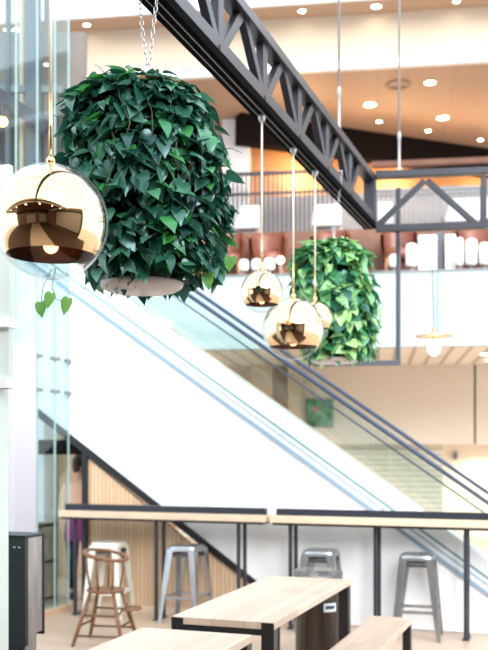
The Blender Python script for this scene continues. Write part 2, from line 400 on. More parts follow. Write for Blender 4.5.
struct(gbox(MB(), .90, .99, 14.70, 14.78, 4.15, 5.0), 'column_4', M['steel_post'])
struct(gbox(MB(), -2.2, 5, 16.9, 17.0, 5.2, 6.22), 'wall_tier', M['tier_wall'])
struct(gbox(MB(), -.1, 4.5, 16.1, 16.22, 6.44, 6.53), 'trim_5', M['tier'])

# ------------------------------------------------------------------ gallery furniture
def tub_chair(u, v, wd, label, ang=0.0, h=.98):
    bx = G(u, v, 4.15); t = thing('lounge_chair', bx, label, 'armchair', 'brown leather chairs on the gallery')
    mb = MB(); n = 18; R = wd / 2
    outer = []; 
    for zi, (z, k) in enumerate(((.46, .86), (.62, 1.0), (.85, 1.05), (h - .03, 1.03), (h, .96), (h - .03, .88), (.7, .84), (.6, .80))):
        for j in range(n + 1):
            a = math.radians(-20) + math.radians(220) * j / n + ang
            lift = 1.0 - .32 * max(0, abs(j / n - .5) - .22) / .28 if z > .7 else 1.0
            mb.v.append((bx[0] + math.cos(a) * R * k, bx[1] + math.sin(a) * R * k * .8, bx[2] + (z if z <= .7 else .62 + (z - .62) * lift)))
    for i in range(7):
        for j in range(n):
            a0 = i * (n + 1) + j; mb.f.append((a0, a0 + 1, a0 + n + 2, a0 + n + 1)); mb.mi.append(0)
    mb.build('backrest', M['leather'], t, smooth=True)
    MB().lathe([(.01, .44), (R * .8, .44), (R * .86, .5), (R * .84, .58), (R * .7, .62), (.01, .62)], bx, 20, 1, .8).build('seat', M['leather'], t, smooth=True)
    for sx in (-1, 1):
        for sy in (-1, 1):
            p = Vector(bx) + E1 * (sx * R * .66) + E2 * (sy * R * .5)
            q = Vector(bx) + E1 * (sx * R * .8) + E2 * (sy * R * .62)
            MB().tube([q, p + Vector((0, 0, .46))], [.018, .028], 8).build('leg', M['leg_wood'], t, smooth=True)
    return t
tub_chair(-2.32, 14.80, .50, 'brown leather lounge chair right beside the big hanging plant')
tub_chair(-1.70, 14.80, .60, 'brown leather lounge chair above the leftmost of the three grouped ball lamps')
tub_chair(-.72, 14.78, .62, 'brown leather lounge chair behind the top of the far hanging plant')
tub_chair(.33, 14.78, .56, 'brown leather lounge chair left of the two white panels')
tub_chair(1.50, 14.78, .66, 'brown leather lounge chair right of the two white panels')
def white_stool(u, h, wd, label):
    bx = G(u, 14.36, 4.15); t = thing('shell_stool', bx, label, 'stool', 'white rounded stools at the gallery edge')
    r = wd / 2
    MB().lathe([(.005, .26), (r * .8, .26), (r, .30), (r, h - r * .7), (r * .86, h - r * .3), (r * .5, h - .01), (.005, h)], bx, 18).build('shell', M['stool_white'], t, smooth=True)
    MB().lathe([(.005, 0), (r * .8, 0), (r * .8, .02), (.02, .03), (.02, .26)], bx, 16).build('foot', M['rail_grey'], t, smooth=True)
for u, h, wd, lb in ((-2.02, .45, .15, 'low white rounded stool below the brown chairs, nearest the big plant'),
                     (-1.82, .45, .17, 'low white rounded stool, middle of the three above the small gold lamp'),
                     (-1.63, .46, .17, 'low white rounded stool left of the glowing globe lamp'),
                     (.24, .46, .15, 'low white rounded stool just left of the thin dark hanging post'),
                     (.50, .62, .17, 'white rounded stool between dark hanging post and white panels'),
                     (1.20, .68, .11, 'narrow white rounded stool touching the right white panel'),
                     (1.37, .66, .17, 'wide white rounded stool second right of the white panels'),
                     (1.56, .60, .15, 'white rounded stool at the right end of the gallery edge')):
    white_stool(u, h, wd, lb)
for u0, u1, lb in ((.61, .885, 'wide white upright panel left of the grey gallery column'), (1.01, 1.165, 'narrow white upright panel right of the grey gallery column')):
    t = thing('display_panel', G((u0 + u1) / 2, 14.6, 4.15), lb, 'panel', 'white upright panels')
    gbox(MB(), u0, u1, 14.58, 14.62, 4.2, 4.93).build('board', M['stool_white'], t, bevel=.01)
    gbox(MB(), u0, u1, 14.52, 14.68, 4.15, 4.2).build('base', M['rail_grey'], t)
t = thing('globe_lamp', G(-1.46, 14.36, 4.15), 'small glowing white globe lamp at the gallery edge', 'lamp')
MB().lathe([(.005, 0), (.06, 0), (.06, .02), (.012, .03), (.012, .38)], G(-1.46, 14.36, 4.15), 14).build('stand', M['rail_grey'], t, smooth=True)
MB().sphere(G(-1.46, 14.36, 4.57), .055).build('globe', M['lamp_white'], t, smooth=True)
def sofa(u0, u1, z1, label, slant_l=0.0, slant_r=0.0):
    t = thing('sofa', G((u0 + u1) / 2, 15.7, 5.2), label, 'sofa', 'white sofas on the raised tier')
    mb = MB(); z0 = 5.32
    mb.hexa([G(u0, 15.45, z0), G(u1, 15.45, z0), G(u1, 15.6, z0), G(u0, 15.6, z0), G(u0 + slant_l, 15.5, z1), G(u1 - slant_r, 15.5, z1), G(u1 - slant_r, 15.62, z1), G(u0 + slant_l, 15.62, z1)])
    mb.build('backrest', M['sofa'], t, bevel=.03)
    gbox(MB(), u0, u1, 15.6, 15.92, 5.26, 5.45).build('seat', M['sofa'], t, bevel=.03)
    for uu in (u0 + .05, u1 - .05):
        for vv in (15.5, 15.86): MB().tube([G(uu, vv, 5.2), G(uu, vv, 5.33)], .015, 8).build('leg', M['leg_wood'], t)
sofa(-2.36, -1.92, 5.72, 'white sofa with slanted back beside the big hanging plant', .12, 0)
sofa(-1.07, -.58, 5.69, 'white sofa behind the long truss, over the far hanging plant', .05, 0)
sofa(.0, .24, 5.70, 'narrow white sofa seen through the left bay of the cross truss')
sofa(1.05, 1.95, 5.71, 'long white sofa at the right behind the cross truss', .1, 0)
def railing(u0, u1, z1, zm, m, label, pitch):
    t = thing('railing', G((u0 + u1) / 2, 16.0, 5.2), label, 'railing', 'railings of the raised tier')
    gbox(MB(), u0, u1, 15.97, 16.03, z1 - .05, z1).build('top_rail', m, t)
    gbox(MB(), u0, u1, 15.975, 16.025, zm - .035, zm).build('middle_rail', m, t)
    gbox(MB(), u0, u1, 15.975, 16.025, 5.24, 5.28).build('bottom_rail', m, t)
    n = int((u1 - u0) / pitch); first = None
    for i in range(n + 1):
        u = u0 + .012 + (u1 - u0 - .024) * i / n
        if first is None:
            first = gbox(MB(), u - .012, u + .012, 15.985, 16.015, 5.2, z1 - .05).build('bar', m, t)
        else:
            c = first.copy(); COL.objects.link(c); c.parent = t; c.location = E1 * (u - u0 - .012)
railing(-2.6, -.75, 6.40, 6.05, M['rail_dark'], 'dark barred railing behind the pendant cords', .075)
railing(-.1, 2.2, 6.03, 5.95, M['rail_grey'], 'pale grey barred railing behind the cross truss', .075)
# ceiling downlights
def downlight(u, v, z, r, label):
    p = G(u, v, z); t = thing('downlight', p, label, 'ceiling light', 'recessed gallery downlights')
    MB().lathe([(r, 0), (r * 1.25, 0), (r * 1.25, -.012), (r, -.012), (r, 0)], p, 20).build('ring', M['cream'], t, smooth=True)
    MB().lathe([(.002, -.008), (r, -.008)], p, 20).build('lens', M['lamp_on'], t)
    return p
zc = 7.48
DL = [(-.125, 16.07, .10, 'large downlight above the left end of the cross truss'),
      (1.13, 16.88, .10, 'large downlight in the tan ceiling at the far right'),
      (.82, 15.23, .085, 'oval looking downlight nearest the white ceiling edge'),
      (.03, 16.92, .05, 'small downlight just below the left large downlight'),
      (.91, 17.53, .05, 'small downlight at the dark bulkhead between the large ones'),
      (1.90, 18.18, .05, 'small downlight furthest right above the dark bulkhead'),
      (-1.42, 15.17, .06, 'downlight glimpsed between the truss braces, upper one'),
      (-1.80, 15.64, .05, 'downlight glimpsed between the truss braces, lower one')]
for u, v, r, lb in DL: downlight(u, v, zc, r, lb)
for u, lb, r in ((-1.12, 'soffit downlight over the long truss', .05), (-.02, 'soffit downlight at the top between the two rods', .07), (1.145, 'soffit downlight at the top right corner', .05),
              (-4.45, 'soffit downlight above the left of the big plant', .05), (-5.56, 'soffit downlight behind the glass wall, right of the pair', .06), (-5.72, 'soffit downlight behind the glass wall, left of the pair', .06)):
    downlight(u, 14.2, 8.26, r, lb)
t = thing('ceiling_vent', G(.33, 15.25, zc), 'round bronze air vent in the tan ceiling', 'vent')
MB().lathe([(.20, 0), (.20, -.02), (.16, -.025), (.16, -.01), (.11, -.02), (.11, -.01), (.05, -.02), (.002, -.02)], G(.33, 15.25, zc), 24).build('grille', M['vent'], t, smooth=True)
for u, v in ((-.1, 16.2), (1.1, 16.8), (-1.4, 15.4), (2.6, 17)):
    lamp('gallery_fill', G(u, v, 6.7), 9, (1, .74, .48), .12)  # added fill points that brighten the ceiling, no fittings of their own
for s_ in (1.0, 3.0, 5.0):
    p = b0 + bd * s_ + bn * .55; lamp('cove_glow', (p.x, p.y, 6.7), 20, (1, .68, .36), .1)
for (u, v, lb) in ((1.75, 15.6, 'round soffit light at the right edge, nearer one'), (1.95, 16.7, 'round soffit light at the right edge, farther one')):
    p = G(u, v, 3.23); t = thing('downlight', p, lb, 'ceiling light', 'lights in the slatted soffit')
    MB().lathe([(.13, 0), (.15, 0), (.15, -.015), (.13, -.015)], p, 20).build('ring', M['white'], t, smooth=True)
    MB().lathe([(.002, -.01), (.13, -.01)], p, 20).build('lens', M['lamp_white'], t)
# poster on the beige wall
t = thing('poster', G(-1.05, 17.46, 2.12), 'green picture with pink bloom on the beige wall behind escalator glass', 'poster')
gbox(MB(), -1.30, -.80, 17.44, 17.495, 2.10, 2.62).build('frame', M['poster_frame'], t, bevel=.01)
gbox(MB(), -1.27, -.83, 17.425, 17.445, 2.13, 2.59).build('print', M['poster_green'], t)
MB().sphere(G(-1.12, 17.42, 2.43), .06, 14, 8, sc=(1, .15, .8)).build('bloom', M['poster_pink'], t, smooth=True)
# small fixture by the warm shop wall
t = thing('wall_bracket', G(1.49, 18.72, 1.5), 'small grey bracket on the warm lit shop wall', 'bracket')
gbox(MB(), 1.45, 1.53, 18.72, 18.8, 1.5, 1.62).build('plate', M['rail_grey'], t, bevel=.01)
gbox(MB(), 1.465, 1.515, 18.6, 18.72, 1.58, 1.66).build('arm', M['rail_grey'], t, bevel=.01)

# ------------------------------------------------------------------ left: glass wall and what stands behind it
GX = -5.15
panes = ((7.0, 7.93), (7.95, 8.31), (8.33, 8.65), (8.67, 8.93))
for i, (y0, y1) in enumerate(panes):
    o = struct(MB().box((GX - .006, y0, .04), (GX + .006, y1, 9.0)), 'window_%d' % (i + 3), M['glass'])
    MB().box((GX - .008, y1 - .004, .04), (GX + .008, y1 + .008, 9.0)).build('pane_edge', M['glass_edge'], o)
    if i in (1, 2, 3):
        for z in (2.62, 2.28):
            MB().box((GX - .02, y1 - .06, z), (GX + .03, y1 + .07, z + .035)).build('clamp', M['rail_grey'], o)
struct(MB().box((GX - .05, 6.0, 0), (GX + .05, 8.95, .05)), 'baseboard_left', M['slat_wood_low'])
struct(MB().box((GX + .03, 7.70, 0), (GX + .12, 8.11, 2.70)), 'column_5', M['pillar'], bevel=.01)
struct(MB().box((-6.65, 11.2, 0), (-4.9, 11.3, 3.2)), 'wall_passage', M['slat_wood'])
struct(MB().box((-9.5, 10.9, 0), (-6.65, 11.3, 3.2)), 'wall_passage_white', M['int_wall'])
struct(MB().box((-9.5, 10.5, 3.2), (-5.0, 11.3, 3.35)), 'ceiling_passage', M['white'])
# white-green screen wall with framed lights at the left edge
struct(MB().box((-3.7, 4.25, 0), (-2.904, 4.4, 2.02)), 'wall_left', M['screen_pale'])
o = struct(MB().box((-3.7, 4.30, 2.02), (-2.836, 4.34, 3.2)), 'wall_left_upper', M['screen_pale'])
fr = MB()
for z in (2.02, 2.34): fr.box((-3.7, 4.27, z), (-2.83, 4.37, z + .045))
fr.build('frame', M['white'], o)
# storey behind the upper glass
struct(MB().hexa([(-10.2, 10.3, 5.3), (-6.45, 11.5, 5.3), (-6.45, 11.6, 5.3), (-10.2, 10.4, 5.3), (-10.2, 10.3, 6.62), (-6.45, 11.5, 6.62), (-6.45, 11.6, 6.62), (-10.2, 10.4, 6.62)]), 'wall_far_left', M['shaded_int'])  # shade of the recess painted as a dark wall colour
struct(MB().hexa([(-10.2, 10.4, 6.62), (-6.45, 11.6, 6.62), (-6.45, 11.7, 6.62), (-10.2, 10.5, 6.62), (-10.2, 10.4, 7.45), (-6.45, 11.6, 7.45), (-6.45, 11.7, 7.45), (-10.2, 10.5, 7.45)]), 'wall_far_left_upper', M['brown_col'])  # cream face painted taupe, its shade put into the colour
for k, (px, d, wd, m) in enumerate(((-6.78, 10.85, .15, 'grey_col'), (-6.66, 11.0, .07, 'brown_col'), (-7.13, 10.8, .06, 'grey_col'), (-6.98, 10.9, .06, 'cream'))):
    struct(MB().box((px - wd / 2, d - wd / 2, 4.2), (px + wd / 2, d + wd / 2, 10)), 'column_%d' % (k + 6), M[m])
struct(MB().bar((-7.4, 10.5, 6.5), (-6.5, 10.75, 5.85), .1, .16), 'trim_6', M['rail_dark'])
struct(MB().bar((-7.6, 10.7, 6.48), (-6.45, 11.05, 6.45), .08, .09), 'trim_7', M['rail_grey'])
t = thing('wall_lamp', (-7.02, 10.5, 5.86), 'yellow glowing lamp behind the glass wall at far left', 'lamp')
MB().sphere((-7.02, 10.5, 5.92), .06).build('bulb', mat('amber_bulb', (1, .7, .2), .4, emit=(1, .62, .12), estr=6), t, smooth=True)
MB().lathe([(.02, .05), (.05, .09), (.02, .12), (.02, .3)], (-7.02, 10.5, 5.89), 12).build('holder', M['rail_dark'], t, smooth=True)
# low shelf with goods behind the glass
sx = -5.95
t = thing('shelf_unit', (sx, 9.3, 0), 'low brown shelf unit seen through the glass wall', 'shelf')
for z in (.05, .45, .85): MB().box((sx - .45, 8.9, z), (sx + .45, 9.3, z + .03)).build('shelf_board', M['shelf'], t)
for x in (sx - .45, sx + .42): MB().box((x, 8.9, 0), (x + .03, 9.3, .88)).build('side_panel', M['shelf'], t)
MB().box((sx - .42, 9.28, .05), (sx + .42, 9.3, .88)).build('back_panel', M['shelf'], t)
def goods(name, x, y, z, sxz, m, label, cat):
    a, h = sxz; mb = MB(); mb.box((x - a / 2, y - a * .4, z), (x + a / 2, y + a * .4, z + h))
    tag(mb.build(name, m, base=(x, y, z), bevel=.012), label, cat)
goods('carton', sx + .12, 9.08, .88, (.22, .10), M['red'], 'red box on the top of the shelf behind the glass', 'box')
goods('carton', sx - .2, 9.08, .48, (.2, .24), M['green_box'], 'green pack on the middle board of the shelf behind the glass', 'box')
goods('carton', sx + .2, 9.08, .08, (.2, .28), M['blue_box'], 'pale blue pack on the lowest board of the shelf', 'box')
goods('carton', sx + .25, 9.08, .48, (.14, .2), M['blue_box'], 'small pale blue pack on the middle board of the shelf', 'box')

# ------------------------------------------------------------------ person beyond the glass corner
def person():
    bx = Vector((-5.385, 9.6, 0))
    me = bpy.data.meshes.new('person'); H = 1.60
    J = {'pel': (0, 0, .86), 'wst': (0, 0, 1.0), 'chs': (0, -.01, 1.18), 'nck': (0, 0, 1.34), 'nk2': (0, -.01, 1.40), 'hd1': (0, -.02, 1.46), 'hd2': (0, -.015, 1.55)}
    for s, n in ((-1, 'l'), (1, 'r')):
        J.update({'sh' + n: (s * .15, 0, 1.29), 'el' + n: (s * .20, .01, 1.04), 'wr' + n: (s * .22, -.05, .82), 'ha' + n: (s * .225, -.07, .755), 'hp' + n: (s * .085, 0, .82), 'kn' + n: (s * .09, -.01, .45), 'an' + n: (s * .09, .02, .08), 'to' + n: (s * .10, -.13, .035)})
    R = {'pel': .125, 'wst': .105, 'chs': .12, 'nck': .07, 'nk2': .045, 'hd1': .068, 'hd2': .072, 'sh': .055, 'el': .037, 'wr': .024, 'ha': .032, 'hp': .085, 'kn': .055, 'an': .036, 'to': .03}
    names = list(J); idx = {k: i for i, k in enumerate(names)}
    E = [('pel', 'wst'), ('wst', 'chs'), ('chs', 'nck'), ('nck', 'nk2'), ('nk2', 'hd1'), ('hd1', 'hd2')]
    for n in 'lr': E += [('chs', 'sh' + n), ('sh' + n, 'el' + n), ('el' + n, 'wr' + n), ('wr' + n, 'ha' + n), ('pel', 'hp' + n), ('hp' + n, 'kn' + n), ('kn' + n, 'an' + n), ('an' + n, 'to' + n)]
    V = [Vector(J[k]) for k in names]
    Rr = [R.get(k, R.get(k[:2])) for k in names]; EE = [(idx[a], idx[b]) for a, b in E]
    for n, s in (('l', -1), ('r', 1)):                       # five fingers from each palm
        hb = Vector(J['ha' + n])
        for f in range(5):
            b_ = len(V)
            if f < 4:
                V.append(hb + Vector((-s * .004, -.022 + .014 * f, -.035))); V.append(hb + Vector((-s * .012, -.024 + .015 * f, -.075 + .008 * abs(f - 1.5))))
            else:
                V.append(hb + Vector((-s * .012, -.032, -.008))); V.append(hb + Vector((-s * .016, -.05, -.035)))
            Rr += [.009, .007]; EE += [(idx['ha' + n], b_), (b_, b_ + 1)]
    me.from_pydata([tuple(v) for v in V], EE, [])
    root = bpy.data.objects.new('person', me); COL.objects.link(root); root.location = bx
    root.rotation_euler = (0, 0, math.radians(35))
    sk = root.modifiers.new('skin', 'SKIN'); sk.use_smooth_shade = True
    for i, r in enumerate(Rr): me.skin_vertices[0].data[i].radius = (r, r * .85)
    me.skin_vertices[0].data[idx['pel']].use_root = True
    ss = root.modifiers.new('sub', 'SUBSURF'); ss.levels = 1; ss.render_levels = 2
    me.materials.append(M['skin'])
    tag(root, 'person with dark hair, peach top and purple skirt standing beyond the glass corner', 'person')
    OFF[root.name] = Vector((0, 0, 0))
    MB().lathe([(.002, .108), (.05, .10), (.085, .06), (.095, 0), (.09, -.06), (.075, -.10), (.06, -.11)], (0, .015, 1.535), 20, 1, 1.0).build('hair', M['hair'], root, smooth=True)
    MB().lathe([(.15, .88), (.135, 1.0), (.155, 1.15), (.165, 1.26), (.12, 1.32), (.06, 1.35)], (0, 0, 0), 24, 1, .82).build('blouse', M['blouse'], root, smooth=True)
    for s in (-1, 1): MB().tube([(s * .13, 0, 1.29), (s * .175, .005, 1.16), (s * .20, .01, 1.03), (s * .21, -.02, .93)], [.066, .055, .048, .042], 12).build('sleeve', M['blouse'], root, smooth=True)
    MB().lathe([(.14, .98), (.165, .88), (.185, .72), (.19, .66)], (0, 0, 0), 24, 1, .85).build('skirt', M['purple'], root, smooth=True)
    for s in (-1, 1):
        MB().tube([(s * .088, 0, .70), (s * .09, -.01, .45), (s * .09, .015, .12)], [.085, .066, .05], 12).build('stocking', M['trouser'], root, smooth=True)
        MB().sphere((s * .095, -.05, .045), .05, 14, 8, sc=(.9, 2.2, .8)).build('shoe', M['hair'], root, smooth=True)
        MB().sphere((s * .03, -.085, 1.50), .011, 8, 6).build('eye', M['hair'], root, smooth=True)
    MB().sphere((0, -.098, 1.475), .014, 8, 6, sc=(.7, 1, 1.3)).build('nose', M['skin'], root, smooth=True)
    MB().sphere((0, -.082, 1.435), .02, 8, 6, sc=(1.1, .4, .3)).build('mouth', M['purple'], root, smooth=True)
    for s in (-1, 1): MB().sphere((s * .072, 0, 1.49), .018, 8, 6, sc=(.4, .8, 1.3)).build('ear', M['skin'], root, smooth=True)
person()

# ------------------------------------------------------------------ escalator
SL = -.695
def ez(x, c): return c + SL * x
def eband(mb, x0, x1, y0, y1, c0, c1):
    return mb.hexa([(x0, y0, ez(x0, c0)), (x1, y0, ez(x1, c0)), (x1, y1, ez(x1, c0)), (x0, y1, ez(x0, c0)),
                    (x0, y0, ez(x0, c1)), (x1, y0, ez(x1, c1)), (x1, y1, ez(x1, c1)), (x0, y1, ez(x0, c1))])
XT, XB = -6.3, .35
esc = thing('escalator', (-2.5, 9.6, 0), 'escalator with white side panels, glass balustrades and blue-black handrails', 'escalator')
def eb(name, m, y0, y1, c0, c1, bev=0, x0=XT, x1=XB, par=esc): return eband(MB(), x0, x1, y0, y1, c0, c1).build(name, m, par, bevel=bev)
xq = (0.006 - -1.72) / SL                                   # where the underside meets the floor
xe = -.262                                                  # where the cladding's top meets the floor
MB().prism([(XT, 8.95, ez(XT, -1.72)), (xq, 8.95, .006), (xe, 8.95, .006), (XT, 8.95, ez(XT, -.182))], (0, .04, 0)).build('side_panel', M['clad'], esc)
MB().prism([(XT, 8.935, ez(XT, -1.80)), ((.004 + 1.80) / SL, 8.935, .004), (xq, 8.935, .004), (XT, 8.935, ez(XT, -1.70))], (0, .08, 0)).build('lower_edge', M['black_steel'], esc)
MB().prism([(XT, 8.99, ez(XT, -1.72)), (xq, 8.99, .006), (xe, 8.99, .006), (XT, 8.99, ez(XT, -.3))], (0, .94, 0)).build('truss_casing', M['white'], esc)
xd = lambda c: min(XB, (.006 - c) / SL)
for side, (ya, yb) in enumerate(((8.93, 9.10), (9.78, 9.95))):
    if side == 0: eb('deck_trim', M['deck'], ya, yb, -.182, .1375, .008, x1=xd(-.182))
    else: eb('inner_skirt', M['skirt'], ya, yb, -.30, .03, .008, x1=xd(-.30))
    if side == 0: eb('trim_line', M['groove_blue'], ya - .006, ya + .02, -.200, -.158, x1=xd(-.2))
    if side == 0: eb('trim_line', M['groove_blue'], ya - .005, ya + .02, -.105, -.090, x1=xd(-.2))
    if side == 0: eb('trim_line', M['groove'], ya - .006, ya + .02, -.045, -.022, x1=xd(-.2))
    ym = (ya + yb) / 2
    n = 6
    for k in range(n):
        x0 = XT + (XB - XT) * k / n; x1 = XT + (XB - XT) * (k + 1) / n - .012
        eband(MB(), x0, x1, ym - .006, ym + .006, .13, .60).build('glass_panel', M['glass_esc'], esc)
    eband(MB(), XT, XB, ym - .012, ym + .012, .520, .538).build('glass_clip', M['handrail'], esc)
    hr = [(XT - .3, ym, ez(XT, .645))] + [(x, ym, ez(x, .645)) for x in (XT, -3, XB - .2)] + [(XB, ym, ez(XB, .66)), (XB + .3, ym, ez(XB, .66)), (XB + .45, ym, ez(XB, .52)), (XB + .42, ym, ez(XB, .36))]
    MB().tube(hr, .022, 10).build('handrail', M['handrail'], esc, smooth=True)
first = None
ns = 30
for k in range(ns):
    x = -6.0 + k * .20; z = ez(x, -.32)
    if z < .05: break
    if first is None:
        first = MB().box((x, 9.12, z - .2), (x + .2, 9.76, z)).build('step', M['step'], esc)
        x_0, z_0 = x, z
    else:
        c = first.copy(); COL.objects.link(c); c.parent = esc; c.location = (x - x_0, 0, z - z_0)
# panelled wall under the escalator
xa, xb = -4.95, -2.60
struct(MB().prism([(xa, 8.97, .70), (-3.72, 8.97, .70), (xa, 8.97, ez(xa, -1.82))], (0, .05, 0)), 'wall_understair', M['slat_wood'])
struct(MB().prism([(xa, 8.965, .0), (xb, 8.965, .0), (xb, 8.965, ez(xb, -1.80)), (-3.62, 8.965, .70), (xa, 8.965, .70)], (0, .05, 0)), 'wall_understair_lower', M['slat_wood_low'])
struct(MB().box((-4.99, 8.93, 0), (-4.93, 9.02, 1.66)), 'trim_8', M['black_steel'])
struct(MB().box((-7.0, 9.0, 1.64), (-4.95, 9.3, 1.80)), 'trim_9', M['dark_bulk'])
struct(MB().box((xa, 8.945, 0), (xb, 8.965, .07)), 'baseboard_rear', M['counter_wood'])

# ------------------------------------------------------------------ bar counters
def counter(x0, x1, xs, label):
    t = thing('bar_counter', ((x0 + x1) / 2, 8.7, 0), label, 'bar counter', 'bar counters along the escalator')
    MB().box((x0, 8.50, 1.008), (x1, 8.86, 1.076)).build('worktop', M['counter_wood'], t, bevel=.004)
    MB().box((x0 + .03, 8.51, .985), (x1 - .03, 8.85, 1.008)).build('underframe', M['black_steel'], t)
    MB().box((x0 + .06, 8.53, 1.076), (x1 - .01, 8.60, 1.140)).build('back_rail', M['graphite'], t, bevel=.003)
    for x in xs:
        for y in (8.60, 8.78):
            MB().box((x - .016, y - .016, 0), (x + .016, y + .016, .985)).build('leg', M['graphite'], t, bevel=.003)
        MB().box((x - .03, 8.58, 0), (x + .03, 8.80, .012)).build('foot_plate', M['graphite'], t)
counter(-5.02, -2.795, (-4.88, -3.97, -3.10), 'left length of pale wood bar counter with dark back rail')
counter(-2.76, .4, (-2.58, -1.77, -.96, -.1), 'right length of pale wood bar counter with dark back rail')

# ------------------------------------------------------------------ metal stools
def stool(base, rot, label, m, mi):
    t = thing('bar_stool', base, label, 'stool', 'square metal stools at the counter')
    OFF[t.name] = Vector((0, 0, 0)); H = .755; a = .152
    mb = MB()
    prof = [(a, H - .055), (a, H - .014), (a - .012, H), (a - .05, H - .004), (.02, H - .008)]
    n = 32; base_i = 0
    def sq(r, z):
        out = []
        for j in range(n):
            th = 2 * PI * j / n; c, s_ = math.cos(th), math.sin(th); k = (abs(c) ** 6 + abs(s_) ** 6) ** (-1 / 6)
            out.append((r * c * k, r * s_ * k, z))
        return out
    for r, z in prof: mb.v += sq(r, z)
    for i in range(len(prof) - 1):
        for j in range(n):
            j2 = (j + 1) % n; mb.f.append((i * n + j, i * n + j2, (i + 1) * n + j2, (i + 1) * n + j)); mb.mi.append(0)
    mb.f.append(tuple((len(prof) - 1) * n + j for j in range(n))); mb.mi.append(0)
    mb.build('seat', m, t, smooth=True)
    for sx in (-1, 1):
        for sy in (-1, 1):
            lg = MB()
            for (dx, dy) in ((1, 0), (0, 1)):                # folded sheet: two webs meeting at the outer edge
                top = Vector((sx * (a + .001), sy * (a + .001), H - .03)); bot = Vector((sx * .215, sy * .215, 0))
                wt, wb, th = .075, .034, .004
                iv = Vector((-sx * dx, -sy * dy, 0)); ov = Vector((-sx * (1 - dx), -sy * (1 - dy), 0)) * th
                p = [bot, bot + iv * wb, bot + iv * wb + ov, bot + ov, top, top + iv * wt, top + iv * wt + ov, top + ov]
                lg.hexa(p)
            lg.build('leg', m, t)
    for k, (z, r) in enumerate(((.25, .192), (.66, .160))):
        for sx, sy in ((1, 0), (-1, 0), (0, 1), (0, -1)):
            q = r - .02
            p0 = (sx * q - sy * (r - .006), sy * q - sx * (r - .006), z); p1 = (sx * q + sy * (r - .006), sy * q + sx * (r - .006), z)
            MB().bar(p0, p1, .008, .028).build('rung' if k == 0 else 'brace', m if k == 0 else mi, t)
    t.rotation_euler = (0, 0, rot); t.location = base
    return t
s0 = stool((-1.385, 8.62, 0), math.radians(4), 'brushed steel stool standing alone near the right counter posts', M['stool'], M['stool_in'])
for base, rot, lb in (((-3.665, 8.66, 0), -2, 'brushed steel stool in front of the slatted wood wall'),
                      ((-2.30, 8.66, 0), 3, 'brushed steel stool partly hidden behind the dark bin')):
    c = copy_tree(s0); c.location = base; c.rotation_euler = (0, 0, math.radians(rot)); c['label'] = lb
stool((-4.525, 8.66, 0), math.radians(6), 'cream metal stool directly behind the wooden high chair', M['stool_pale'], M['stool_in'])

# ------------------------------------------------------------------ wooden high chair
def high_chair(base, rot):
    t = thing('high_chair', base, 'brown wooden child high chair with bowed rail and footrest', 'high chair')
    OFF[t.name] = Vector((0, 0, 0))
    sz = .475
    MB().lathe([(.003, sz - .03), (.14, sz - .03), (.165, sz - .02), (.17, sz - .005), (.16, sz), (.10, sz - .006), (.003, sz - .01)], (0, 0, 0), 28, 1.0, .95).build('seat', M['chair_wood'], t, smooth=True)
    tops = {}; 
    for sx in (-1, 1):
        for sy in (-1, 1):
            p0 = Vector((sx * .225, sy * .21, 0)); p1 = Vector((sx * .105, sy * .10, sz - .02)); tops[(sx, sy)] = (p0, p1)
            MB().tube([p0, p0.lerp(p1, .45), p1], [.014, .019, .014], 10).build('leg', M['chair_wood'], t, smooth=True)
    at = lambda k, z: tops[k][0].lerp(tops[k][1], z / (sz - .02))
    for (a, b_, z) in (((-1, -1), (1, -1), .09), ((-1, 1), (1, 1), .11), ((-1, -1), (1, -1), .26), ((-1, 1), (1, 1), .28), ((-1, -1), (-1, 1), .17), ((1, -1), (1, 1), .17)):
        MB().tube([at(a, z), at(b_, z)], .010, 8).build('rung', M['chair_wood_dark'], t, smooth=True)
    ring = []
    rail = lambda an: Vector((.185 * math.cos(an), .175 * math.sin(an), .770 - .035 * math.cos(an) + .012 * math.sin(an)))
    nr = 40
    mb = MB(); 
    for j in range(nr):
        an = 2 * PI * j / nr; p = rail(an); d = Vector((math.cos(an), math.sin(an), 0))
        for (o_, z_) in ((-.016, -.011), (.016, -.014), (.018, .012), (-.014, .014)): mb.v.append(tuple(p + d * o_ + Vector((0, 0, z_))))
    for j in range(nr):
        for q in range(4):
            a0 = j * 4 + q; a1 = j * 4 + (q + 1) % 4; j2 = (j + 1) % nr
            mb.f.append((a0, a1, j2 * 4 + (q + 1) % 4, j2 * 4 + q)); mb.mi.append(0)
    mb.build('bow_rail', M['chair_wood'], t, smooth=True)
    for an in (100, 135, 180, 225, 262, 310, 50):
        r_ = math.radians(an); q = Vector((.145 * math.cos(r_), .135 * math.sin(r_), sz - .01))
        MB().tube([q, (q + rail(r_)) / 2 + Vector((.012 * math.cos(r_), .012 * math.sin(r_), 0)), rail(r_)], [.007, .010, .007], 8).build('spindle', M['chair_wood'], t, smooth=True)
    fb = MB(); fb.lathe([(.003, .300), (.095, .300), (.102, .308), (.095, .318), (.003, .318)], (.245, 0, 0), 20, .8, 1.25); fb.build('footrest', M['chair_wood'], t, smooth=True)
    for sy in (-1, 1): MB().tube([(.17, sy * .06, .305), at((1, sy), .25)], .009, 8).build('footrest_bracket', M['chair_wood_dark'], t)
    t.location = base; t.rotation_euler = (0, 0, rot)
high_chair((-3.925, 7.45, 0), math.radians(8))

